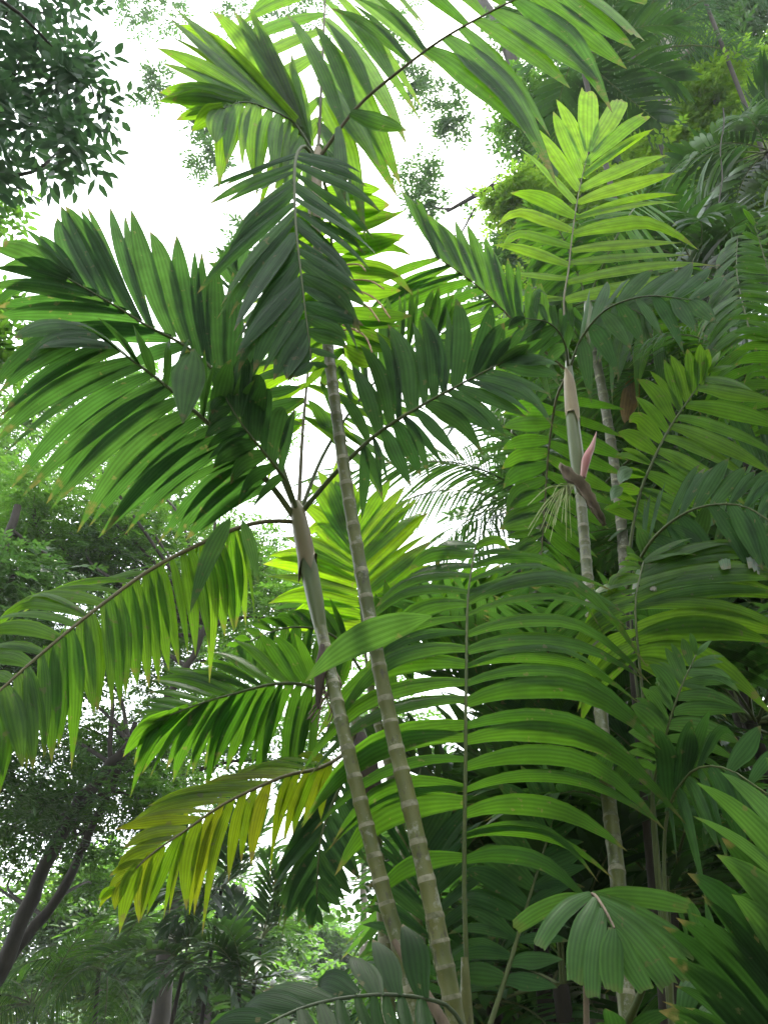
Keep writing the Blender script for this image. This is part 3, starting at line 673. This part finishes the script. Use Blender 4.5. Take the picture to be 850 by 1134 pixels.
pH = Palm("palm spreading one dark ribbed frond across the bottom edge", [(545, 1240, 2.4), (530, 1170, 2.38)], (.03, .03), ring=.08)
pH.frond([(530, 1170, 2.38), (500, 1118, 2.35), (470, 1106, 2.3), (440, 1102, 2.25), (412, 1102, 2.15), (370, 1107, 2.05), (325, 1120, 1.95), (262, 1152, 1.85)],
         side([(455, 1020), (428, 1032), (394, 1048), (344, 1071), (302, 1086), (258, 1110), (228, 1130), (215, 1160)], 8, 34, u0=.27, sag=.05, vary=0, curl=.15, dY=.12, miss=0, split=0, nf='cam', face=1.3),
         side([(470, 1175), (445, 1165), (425, 1165), (400, 1170), (370, 1180), (330, 1195), (270, 1215)], 9, 24, u0=.27, sag=.02, vary=0, miss=0, split=0, dY=-.2), mat='dusky', rib='rachisdark', r=(.006, .0025))

# ------------------------------------------------------------------ palms set by rule (behind)
def rule_frond(length, nleaf, leaflen, width, arch, droop, seed, mat, fold=.35, cols=3, rows=6):
    """Frond along +X from the origin, arching; returns an unlinked template object."""
    st = np.random.default_rng(seed)
    s = np.linspace(0, 1, 14)
    el = .35 + .25 * st.random()
    rp = np.stack((length * s * (1 - .12 * s * s), .06 * length * np.sin(s * 2 + st.random()), length * (el * s - arch * s * s)), -1)
    rr = resample(rp, 60); tg = np.gradient(rr, axis=0); tg /= np.linalg.norm(tg, axis=1)[:, None]
    mb = MB()
    for sg in (-1, 1):
        for u in np.linspace(.2, 1, nleaf):
            k = int(u * 59); B, t = rr[k], tg[k]
            sd_ = np.cross(UP, t); sd_ /= np.linalg.norm(sd_) + 1e-9
            ll = leaflen * (.55 + .45 * math.sin(math.pi * min(1, .25 + .75 * (u - .2) / .8) ** .9 * .92)) * st.uniform(.88, 1.1)
            a = 1.15 - .8 * ((u - .2) / .8)
            d = t * math.cos(a) + sg * sd_ * math.sin(a) + UP * fold * st.uniform(.4, 1.2)
            T = B + unit(d) * ll - UP * droop * ll * st.uniform(.7, 1.3)
            blade(mb, B, T, t, width * st.uniform(.75, 1.2), .12 + .2 * droop, np.cross(t, sd_), float(np.clip(st.normal(.5, .28), 0, 1)), cols=cols, rows=rows, roll=st.normal(0, .2), curl=.1 * droop)
    rb = MB(); rb.tube(resample(rr, 12), np.linspace(.012, .003, 12) * length / 1.5, 5)
    mb2 = mb.build('frond', M[mat]); rb2 = rb.build('midrib', M['rachis'])
    tm, tr = mb2.data, rb2.data
    bpy.data.objects.remove(mb2); bpy.data.objects.remove(rb2)
    return tm, tr

TPL = {}
def templates(kind, mat):
    if (kind, mat) not in TPL:
        par = {'broad': (1.7, 17, .62, .075, .55, .25), 'fine': (2.6, 38, .6, .030, .7, .75), 'plume': (2.6, 40, .55, .028, .85, .35), 'small': (1.1, 13, .34, .055, .5, .2)}[kind]
        TPL[(kind, mat)] = [rule_frond(*par, seed=11 * i + len(mat) + len(kind), mat=mat) for i in range(3)]
    return TPL[(kind, mat)]

def rule_palm(label, x, y, Y, kind, mat, n, scale=1.0, group=None, stem=(.05, .04), smat='bark', seed=1, lo=-35, hi=70, rib=True):
    st = random.Random(seed)
    top = P(x, y, Y)
    if top[2] < .25: top[2] = .25
    foot = np.array((top[0] + st.uniform(-.2, .2), top[1] + st.uniform(-.1, .1), 0))
    root = tag(empty('palm_tree', foot), label, 'palm tree', group)
    mb = MB()
    pth = resample(spline([foot, (foot + top) / 2 + np.array((st.uniform(-.1, .1), 0, 0)), top], 20), 24)
    rd = np.linspace(stem[0], stem[1], 24) * (1 + .05 * (np.arange(24) % 2))
    mb.tube(pth, rd, 10); mb.build('trunk', M[smat], root, origin=foot)
    tp = templates(kind, mat)
    a0 = st.uniform(0, 6.28)
    for i in range(n):
        tm, tr = tp[i % 3]
        f = bpy.data.objects.new('frond', tm); COL.objects.link(f); f.parent = root
        f.location = Vector(top - foot)
        e = R(lo + (hi - lo) * ((i * .618) % 1))
        f.rotation_euler = (st.uniform(-.25, .25), -e, a0 + i * 2.399)
        q = scale * st.uniform(.82, 1.15); f.scale = (q, q, q)
        if rib:
            m = bpy.data.objects.new('midrib', tr); COL.objects.link(m); m.parent = f
    return root

rule_palm("silvery-leaved palm hanging fine leaflets at the top right corner", 770, -25, 9.0, 'fine', 'silver', 14, 1.15, seed=3, lo=-20, hi=60)
rule_palm("tall palm with a silvery plume-like frond curving down by the lime climbers", 700, 60, 9.5, 'plume', 'silver', 11, 1.0, seed=5, lo=-10, hi=70)
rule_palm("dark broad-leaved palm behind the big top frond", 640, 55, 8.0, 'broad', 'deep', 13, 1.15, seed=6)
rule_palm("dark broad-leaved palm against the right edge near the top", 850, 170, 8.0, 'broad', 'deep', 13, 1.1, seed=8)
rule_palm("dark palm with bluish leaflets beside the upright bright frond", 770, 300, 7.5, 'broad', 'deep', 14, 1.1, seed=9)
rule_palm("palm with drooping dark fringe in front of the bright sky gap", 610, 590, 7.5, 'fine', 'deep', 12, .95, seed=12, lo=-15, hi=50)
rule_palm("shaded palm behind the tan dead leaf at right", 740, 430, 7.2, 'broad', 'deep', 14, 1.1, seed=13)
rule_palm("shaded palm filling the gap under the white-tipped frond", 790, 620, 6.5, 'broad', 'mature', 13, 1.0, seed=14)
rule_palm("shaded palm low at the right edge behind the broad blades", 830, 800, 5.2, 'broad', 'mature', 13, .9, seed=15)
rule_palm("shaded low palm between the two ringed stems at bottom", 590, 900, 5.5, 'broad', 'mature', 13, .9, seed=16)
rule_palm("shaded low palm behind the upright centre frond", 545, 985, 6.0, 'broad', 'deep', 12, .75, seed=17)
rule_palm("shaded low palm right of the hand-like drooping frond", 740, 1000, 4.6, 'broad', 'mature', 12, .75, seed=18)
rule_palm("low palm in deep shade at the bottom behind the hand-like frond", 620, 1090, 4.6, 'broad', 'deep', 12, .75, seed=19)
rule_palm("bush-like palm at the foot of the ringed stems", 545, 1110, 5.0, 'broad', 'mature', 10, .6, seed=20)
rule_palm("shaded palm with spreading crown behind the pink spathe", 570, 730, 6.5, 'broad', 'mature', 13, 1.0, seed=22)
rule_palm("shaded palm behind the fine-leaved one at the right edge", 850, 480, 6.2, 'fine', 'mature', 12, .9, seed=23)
# far clump at lower left
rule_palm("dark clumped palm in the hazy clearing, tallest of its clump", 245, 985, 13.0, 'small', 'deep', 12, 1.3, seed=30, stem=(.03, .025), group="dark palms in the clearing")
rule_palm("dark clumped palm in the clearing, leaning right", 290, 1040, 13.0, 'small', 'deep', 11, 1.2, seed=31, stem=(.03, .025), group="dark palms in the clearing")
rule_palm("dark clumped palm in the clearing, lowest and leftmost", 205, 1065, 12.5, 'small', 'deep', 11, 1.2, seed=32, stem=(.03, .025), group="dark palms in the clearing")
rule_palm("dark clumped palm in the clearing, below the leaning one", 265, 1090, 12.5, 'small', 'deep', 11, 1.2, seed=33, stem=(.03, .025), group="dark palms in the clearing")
rule_palm("feathery pale palm under the leaning dark trunks", 110, 1075, 13.5, 'fine', 'treeleaf', 12, .65, seed=34, stem=(.04, .03))
rule_palm("feathery pale palm at the bottom left corner", 40, 1115, 13.0, 'fine', 'treeleaf', 12, .6, seed=35, stem=(.04, .03))

# ------------------------------------------------------------------ broadleaf trees
def sprays(mb, centers, sig, per, ln, wd, rs, flat=.55, drop=.25):
    """Twigs of leaves in two rows, scattered round the clump centres."""
    k = len(centers)
    for c, sg in zip(centers, sig):
        n = per
        o = c + rs.normal(0, 1, (n, 3)) * np.array((sg, sg, sg * .7))
        d = (o - c) + rs.normal(0, sg * .6, (n, 3)); d[:, 2] = d[:, 2] * flat - drop * sg
        d /= np.linalg.norm(d, axis=1)[:, None] + 1e-9
        nl = 9
        up = np.array((0, 0, 1.)) + rs.normal(0, .35, (n, 3))
        sd_ = np.cross(up, d); sd_ /= np.linalg.norm(sd_, axis=1)[:, None] + 1e-9
        for j in range(nl):
            sgn = 1 if j % 2 else -1
            pos = o + d * (j / nl) * ln * 2.6 - np.array((0, 0, 1.)) * (j / nl) ** 2 * ln * .5
            dv = d * .6 + sd_ * sgn * .9 + rs.normal(0, .18, (n, 3))
            if j == nl - 1: dv = d + rs.normal(0, .1, (n, 3))
            mb.leaves(pos, dv, up, ln * rs.uniform(.5, 1.4, n), wd * rs.uniform(.75, 1.2, n), np.clip(rs.normal(.5, .25, n), 0, 1))

def tree(label, trunk, tr_r, clumps, ln, wd, per, leaf, *a, world=False, **k):
    global P
    keep = P
    if world: P = lambda x, y, z: np.array((x, y, z), float)
    try: return tree_(label, trunk, tr_r, clumps, ln, wd, per, leaf, *a, **k)
    finally: P = keep
def tree_(label, trunk, tr_r, clumps, ln, wd, per, leaf, bark='bark', limbs=True, seed=1, group=None, name='tree', sub=7, cat='tree', drop=.25):
    """trunk: photo points; clumps: (x, y, Y, radius m): each is broken into smaller clumps."""
    rs = np.random.default_rng(seed)
    tp = [P(*q) for q in trunk]
    foot = tp[0].copy()
    if foot[2] > .05: foot = np.array((tp[0][0] + (tp[0][0] - tp[1][0]) * .4, tp[0][1], 0)); tp = [foot] + tp
    root = tag(empty(name, foot), label, cat, group)
    path = resample(spline(tp, 50), 40)
    path[1:-1] += rs.normal(0, tr_r * .12, (38, 3))
    tb = MB(); tb.tube(path, np.linspace(tr_r, tr_r * .35, 40) * (1 + .06 * np.sin(np.arange(40) * 1.7)), 12)
    mb = MB()
    cs, sg = [], []
    for (x, y, Y, r) in clumps:
        c = P(x, y, Y)
        if limbs:
            k = int(np.argmin(np.linalg.norm(path - c, axis=1) + np.where(path[:, 2] > c[2], 3, 0)))
            a = path[k]
            mid = (a + c) / 2 + rs.normal(0, .12, 3) * np.linalg.norm(c - a) + UP * .08 * np.linalg.norm(c - a)
            lp = spline([a, mid, c], 14)
            tb.tube(lp, np.linspace(tr_r * .28, tr_r * .05, 14), 6)
        for _ in range(sub):
            v = rs.normal(0, 1, 3); v /= np.linalg.norm(v); v *= r * rs.uniform(.3, 1)
            v[2] *= .8
            cs.append(c + v); sg.append(r * rs.uniform(.22, .42))
            if limbs:
                tb.tube(spline([c, c + v * .5 + rs.normal(0, .05, 3) * r, c + v], 6), np.linspace(tr_r * .08, tr_r * .03, 6), 4)
    sprays(mb, cs, sg, per, ln, wd, rs, drop=drop)
    tb.build('trunk', M[bark], root, origin=foot)
    mb.build('crown', M[leaf], root, smooth=False, origin=foot)
    return root

def scatter(x0, y0, x1, y1, Y, n, r, seed, dY=1.5):
    st = random.Random(seed)
    return [(st.uniform(x0, x1), st.uniform(y0, y1), Y + st.uniform(-dY, dY), r * st.uniform(.7, 1.2)) for _ in range(n)]

# left tree with leaning dark trunks
tree("tree with a leaning dark forked trunk at the lower left", [(-45, 1150, 12), (-5, 1085, 12), (38, 990, 12), (78, 905, 12), (132, 838, 12), (185, 775, 12), (230, 690, 12)], .135,
     scatter(-40, 480, 330, 720, 13, 26, 1.05, 1) + scatter(-40, 720, 180, 900, 13.5, 12, .9, 2), .085, .038, 44, 'treeleaf', seed=2, sub=8)
tree("second leaning dark trunk tree behind the forked one at lower left", [(-20, 1110, 12.6), (38, 1028, 12.6), (76, 975, 12.6), (98, 925, 12.6), (128, 862, 12.6), (150, 800, 12.6)], .11,
     scatter(-30, 900, 130, 1000, 14, 6, .7, 4), .11, .05, 24, 'treeleaf', seed=5, sub=5)
tree("dark tree closing the left edge above the leaning trunks", [(-60, 1100, 10.5), (-40, 850, 10.5), (-20, 700, 10.5), (20, 560, 10.5)], .16,
     scatter(-80, 620, 110, 900, 11, 10, .8, 7), .11, .05, 28, 'darkleaf', seed=8, sub=6)
tree("tall airy tree behind the left-hand fronds", [(180, 1100, 18), (200, 900, 18), (180, 700, 18), (150, 560, 18)], .2,
     scatter(0, 430, 320, 640, 19, 18, 1.4, 9) + scatter(150, 640, 330, 850, 19, 11, 1.2, 10), .17, .075, 22, 'treeleaf', seed=11, sub=6)
# overhanging branch, top left
tree("tree with oval leaves overhanging the top left corner", [(-330, 900, 4.2), (-320, 500, 4.2), (-260, 200, 4.2), (-150, 40, 4.2), (-60, 20, 4.2)], .13,
     [(0, 5, 4.2, .5), (45, 50, 4.2, .4), (15, 85, 4.2, .4), (75, 100, 4.3, .25), (30, 140, 4.2, .22), (100, 95, 4.2, .16), (-20, 190, 4.2, .25), (55, 15, 4.3, .25), (-10, 120, 4.2, .35), (75, 160, 4.2, .07)], .15, .062, 3, 'thick', seed=13, sub=5)
tree("small tree with light leaves peeping in at the left edge", [(-120, 900, 6), (-110, 600, 6), (-70, 480, 6), (-40, 400, 6)], .07,
     [(0, 365, 6, .3), (-15, 400, 6, .3), (-25, 340, 6, .35), (-10, 225, 6, .25)], .12, .055, 8, 'treeleaf', seed=14, sub=5)
# tall tree whose far boughs hang into the sky
tree("very tall tree whose far hazy boughs hang into the white sky", [(610, 1100, 15), (610, 800, 15), (600, 400, 15), (560, 50, 15), (430, -120, 15), (250, -140, 15)], .3,
     [(170, 20, 15, 1.0), (150, -20, 15, 1.0), (172, 95, 15, .55), (230, 172, 15, .5), (228, 140, 15, .4), (290, 270, 15, .6), (275, 285, 15, .5), (345, 10, 15, 1.0), (280, 10, 15, .9), (490, 110, 15, .55), (500, 140, 15, .35), (466, 190, 15, .5), (470, 215, 15, .4), (460, 90, 15, .3), (540, 60, 15, 1.0), (430, 35, 15, .8)], .17, .075, 8, 'darkleaf', seed=16, sub=6, limbs=False)
# right-hand wall of trees
tree("tall tree draped in lime green climbers at the upper right", [(735, 1100, 11), (735, 700, 11), (730, 350, 11), (735, 100, 11), (740, -80, 11)], .32,
     scatter(690, 60, 860, 260, 11, 14, .75, 21, 1) + scatter(560, 210, 640, 330, 11.5, 5, .6, 22, .6), .13, .065, 40, 'limeleaf', 'palebark', seed=23, sub=8)
tree("dense dark tree filling the right behind the palms", [(790, 1100, 13), (790, 600, 13), (780, 200, 13), (760, -60, 13)], .35,
     scatter(600, -60, 900, 420, 14.5, 40, 1.5, 25), .2, .09, 44, 'darkleaf', seed=26, sub=8)
tree("dense dark understorey tree behind the pink spathe palm", [(680, 1100, 10), (690, 800, 10), (690, 600, 10), (690, 480, 10)], .2,
     scatter(610, 420, 900, 900, 10.5, 34, 1.0, 28, 1), .16, .08, 40, 'darkleaf', seed=29, sub=7)
tree("dark shrub low behind the centre palms", [(560, 1110, 9), (560, 1000, 9), (560, 900, 9), (565, 850, 9)], .12,
     scatter(470, 900, 900, 1130, 9.5, 26, .75, 31, 1), .14, .07, 30, 'darkleaf', seed=32, sub=6)
tree("tree with a bare dark bough reaching into the sky gap", [(700, 1100, 12), (700, 600, 12), (680, 330, 12), (640, 190, 12)], .22,
     scatter(570, 100, 700, 330, 12, 10, .7, 34, .8), .14, .07, 36, 'treeleaf', seed=35, sub=7)
mb = MB()
bo = [o for o in S.objects if o.get('label', '').startswith("tree with a bare dark bough")][0]
mb.tube(spline([P(640, 190, 12), P(590, 195, 12), P(540, 210, 11.9), P(495, 234, 11.8)], 20), np.linspace(.13, .035, 20), 9)
for x1, y1 in ((478, 225), (512, 205), (500, 255), (545, 190)):
    mb.tube(spline([P(500 + (x1 > 490) * 25, 231 - (x1 > 505) * 12, 11.85), P(x1 + 8, y1 + 6, 11.8), P(x1, y1, 11.7)], 8), np.linspace(.03, .008, 8), 5)
mb.build('bough', M['bark'], bo, origin=np.array(bo.location))
# unseen trees added behind and beside the viewer to block light from there
for i, (lb, tx, ty) in enumerate((("unseen broad tree added behind the viewer for shade", 1, -7), ("unseen tree added behind and left of the viewer for shade", -7.5, -4), ("unseen tree added behind and right of the viewer for shade", 8, -4), ("unseen tree added at the right side for shade", 10, 3.5), ("unseen tree added at the left side for shade", -11, 2.5))):
    st = random.Random(90 + i)
    tree(lb, [(tx, ty, 0), (tx + .2, ty, 4), (tx, ty + .2, 9)], .25,
         [(tx + st.uniform(-3.4, 3.4), ty + st.uniform(-2.6, 2.2), st.uniform(2.0, 13), st.uniform(1.0, 1.6)) for _ in range(20)], .5, .24, 11, 'darkleaf', seed=91 + i, sub=5, world=True)
mb = MB()
for (x0, y0, x1, y1, wq) in ((702, 415, 690, 475, 20), (699, 418, 700, 452, 14)):
    B, T = P(x0, y0, 6.2), P(x1, y1, 6.15)
    blade(mb, B, T, np.array((1., 0, 0)), wq * PXM(x0, y0, 6.2), .02, np.array((0, -1., 0)), .5, roll=.5, curl=-.1, face=2)
mb.tube(spline([P(706, 398, 6.25), P(704, 408, 6.2), P(701, 417, 6.2)], 8), .012, 6)
o = mb.build('dead_leaf', M['deadleaf']); tag(o, "curled tan dead leaf hanging beside the grey ringed stem", "dead leaf")
for lb, pts, r in (("thin dark vine hanging past the bluish palm leaves at the upper right", [(800, 120, 7), (797, 250, 7), (806, 380, 7)], .010),
                   ("thin woody vine hanging near the curled tan dead leaf", [(726, 330, 6.6), (721, 430, 6.6), (729, 520, 6.6)], .011),
                   ("pale thin vine looping under the pink spathe palm's fronds", [(596, 600, 5.4), (588, 760, 5.4), (602, 930, 5.4), (597, 1050, 5.4)], .008)):
    mb = MB(); pp = spline([P(*q) for q in pts], 30); pp[:, 0] += .02 * np.sin(np.arange(30) * .9); mb.tube(pp, r, 6)
    tag(mb.build('vine', M['bark'] if 'pale' not in lb else M['palebark']), lb, "vine")
mb = MB(); mb.tube(spline([P(436, 1042, 2.9), P(462, 1085, 2.85), P(492, 1136, 2.8), P(520, 1200, 2.8)], 20), np.linspace(.010, .02, 20), 8)
tag(mb.build('dead_leaf_stalk', M['dead']), "brown broken leaf stalk leaning between the ringed stems at the bottom", "leaf stalk")
# far hazy trees, lower left
far = [("pale hazy tree beyond the clearing at the bottom left edge", 20, 1040, 28, 2.6, 'limeleaf'), ("round hazy tree beyond the dark clumped palms", 160, 1010, 32, 3.0, 'treeleaf'),
       ("low pale hazy tree under the yellowing frond", 110, 1060, 26, 2.2, 'treeleaf'), ("hazy bush-like tree right of the dark clumped palms", 330, 1090, 30, 2.6, 'treeleaf'),
       ("hazy tree seen beside the thin pale trunk", 388, 1088, 36, 1.8, 'treeleaf'), ("distant tall hazy tree under the small dark frond", 368, 1050, 55, 2.2, 'treeleaf'),
       ("distant hazy tree left of the sky gap at bottom", 322, 1045, 50, 2.4, 'treeleaf'), ("lime hazy tree behind the clumped palms' stems", 230, 1085, 24, 2.0, 'treeleaf')]
for i, (lb, x, y, Y, r, lf) in enumerate(far):
    st = random.Random(40 + i)
    k = PXM(x, y, Y)
    cl = [(x + st.uniform(-1, 1) * r / k, y + st.uniform(-.9, .9) * r / k, Y + st.uniform(-1, 1), r * st.uniform(.35, .5)) for _ in range(12)]
    tree(lb, [(x, 1138, Y), (x + 3, y + 20, Y), (x, y - 10, Y)], .12, cl, .26, .13, 18, lf, 'palebark', seed=50 + i, sub=5)
tree("thin straight pale trunk standing in the bottom sky gap", [(404, 1130, 20), (403, 1040, 20), (402, 960, 20), (402, 850, 20)], .12,
     scatter(380, 740, 470, 830, 20, 5, .9, 60), .16, .075, 14, 'treeleaf', 'palebark', seed=61, sub=5)

# ------------------------------------------------------------------ ground and far wood
me = MB()
g = np.linspace(-1, 1, 81); X, Yg = np.meshgrid(np.sign(g) * np.abs(g) ** 2 * 400, np.sign(g) * np.abs(g) ** 2 * 400)
Z = .06 * np.sin(X * .7) * np.cos(Yg * .6) - .06
me.grid(np.stack((X, Yg, Z), -1))
tag(me.build('ground', M['ground']), kind='structure')
mb = MB(); rs = np.random.default_rng(77)
cs = np.stack((rs.uniform(-70, 60, 260), rs.uniform(66, 84, 260), rs.uniform(.5, 4.5, 260)), -1)
sprays(mb, cs, rs.uniform(.9, 1.8, 260), 16, .6, .32, rs)
tag(mb.build('forest', M['treeleaf'], smooth=False), "distant hazy wood closing the clearing", "forest", kind='stuff')

# ------------------------------------------------------------------ humid air
mb = MB()
x0, x1, y0, y1, z0, z1 = -420, 420, -420, 420, -1.3, 42
hv = [(x0, y0, z0), (x1, y0, z0), (x1, y1, z0), (x0, y1, z0), (x0, y0, z1), (x1, y0, z1), (x1, y1, z1), (x0, y1, z1)]
hm = bpy.data.meshes.new('haze')
hm.from_pydata(hv, [], [(0, 3, 2, 1), (4, 5, 6, 7), (0, 1, 5, 4), (1, 2, 6, 5), (2, 3, 7, 6), (3, 0, 4, 7)])
mt, nt = new_mat('humid_air')
pv = N(nt, "ShaderNodeVolumePrincipled"); pv.inputs["Color"].default_value = (.93, .97, 1, 1); pv.inputs["Density"].default_value = .0008; pv.inputs["Anisotropy"].default_value = .1
oo = N(nt, "ShaderNodeOutputMaterial"); nt.links.new(pv.outputs[0], oo.inputs["Volume"])
hm.materials.append(mt)
ho = bpy.data.objects.new('haze', hm); COL.objects.link(ho)
tag(ho, "thin pale humid air over the clearing", "haze", kind='stuff')
S.cycles.volume_bounces = 1
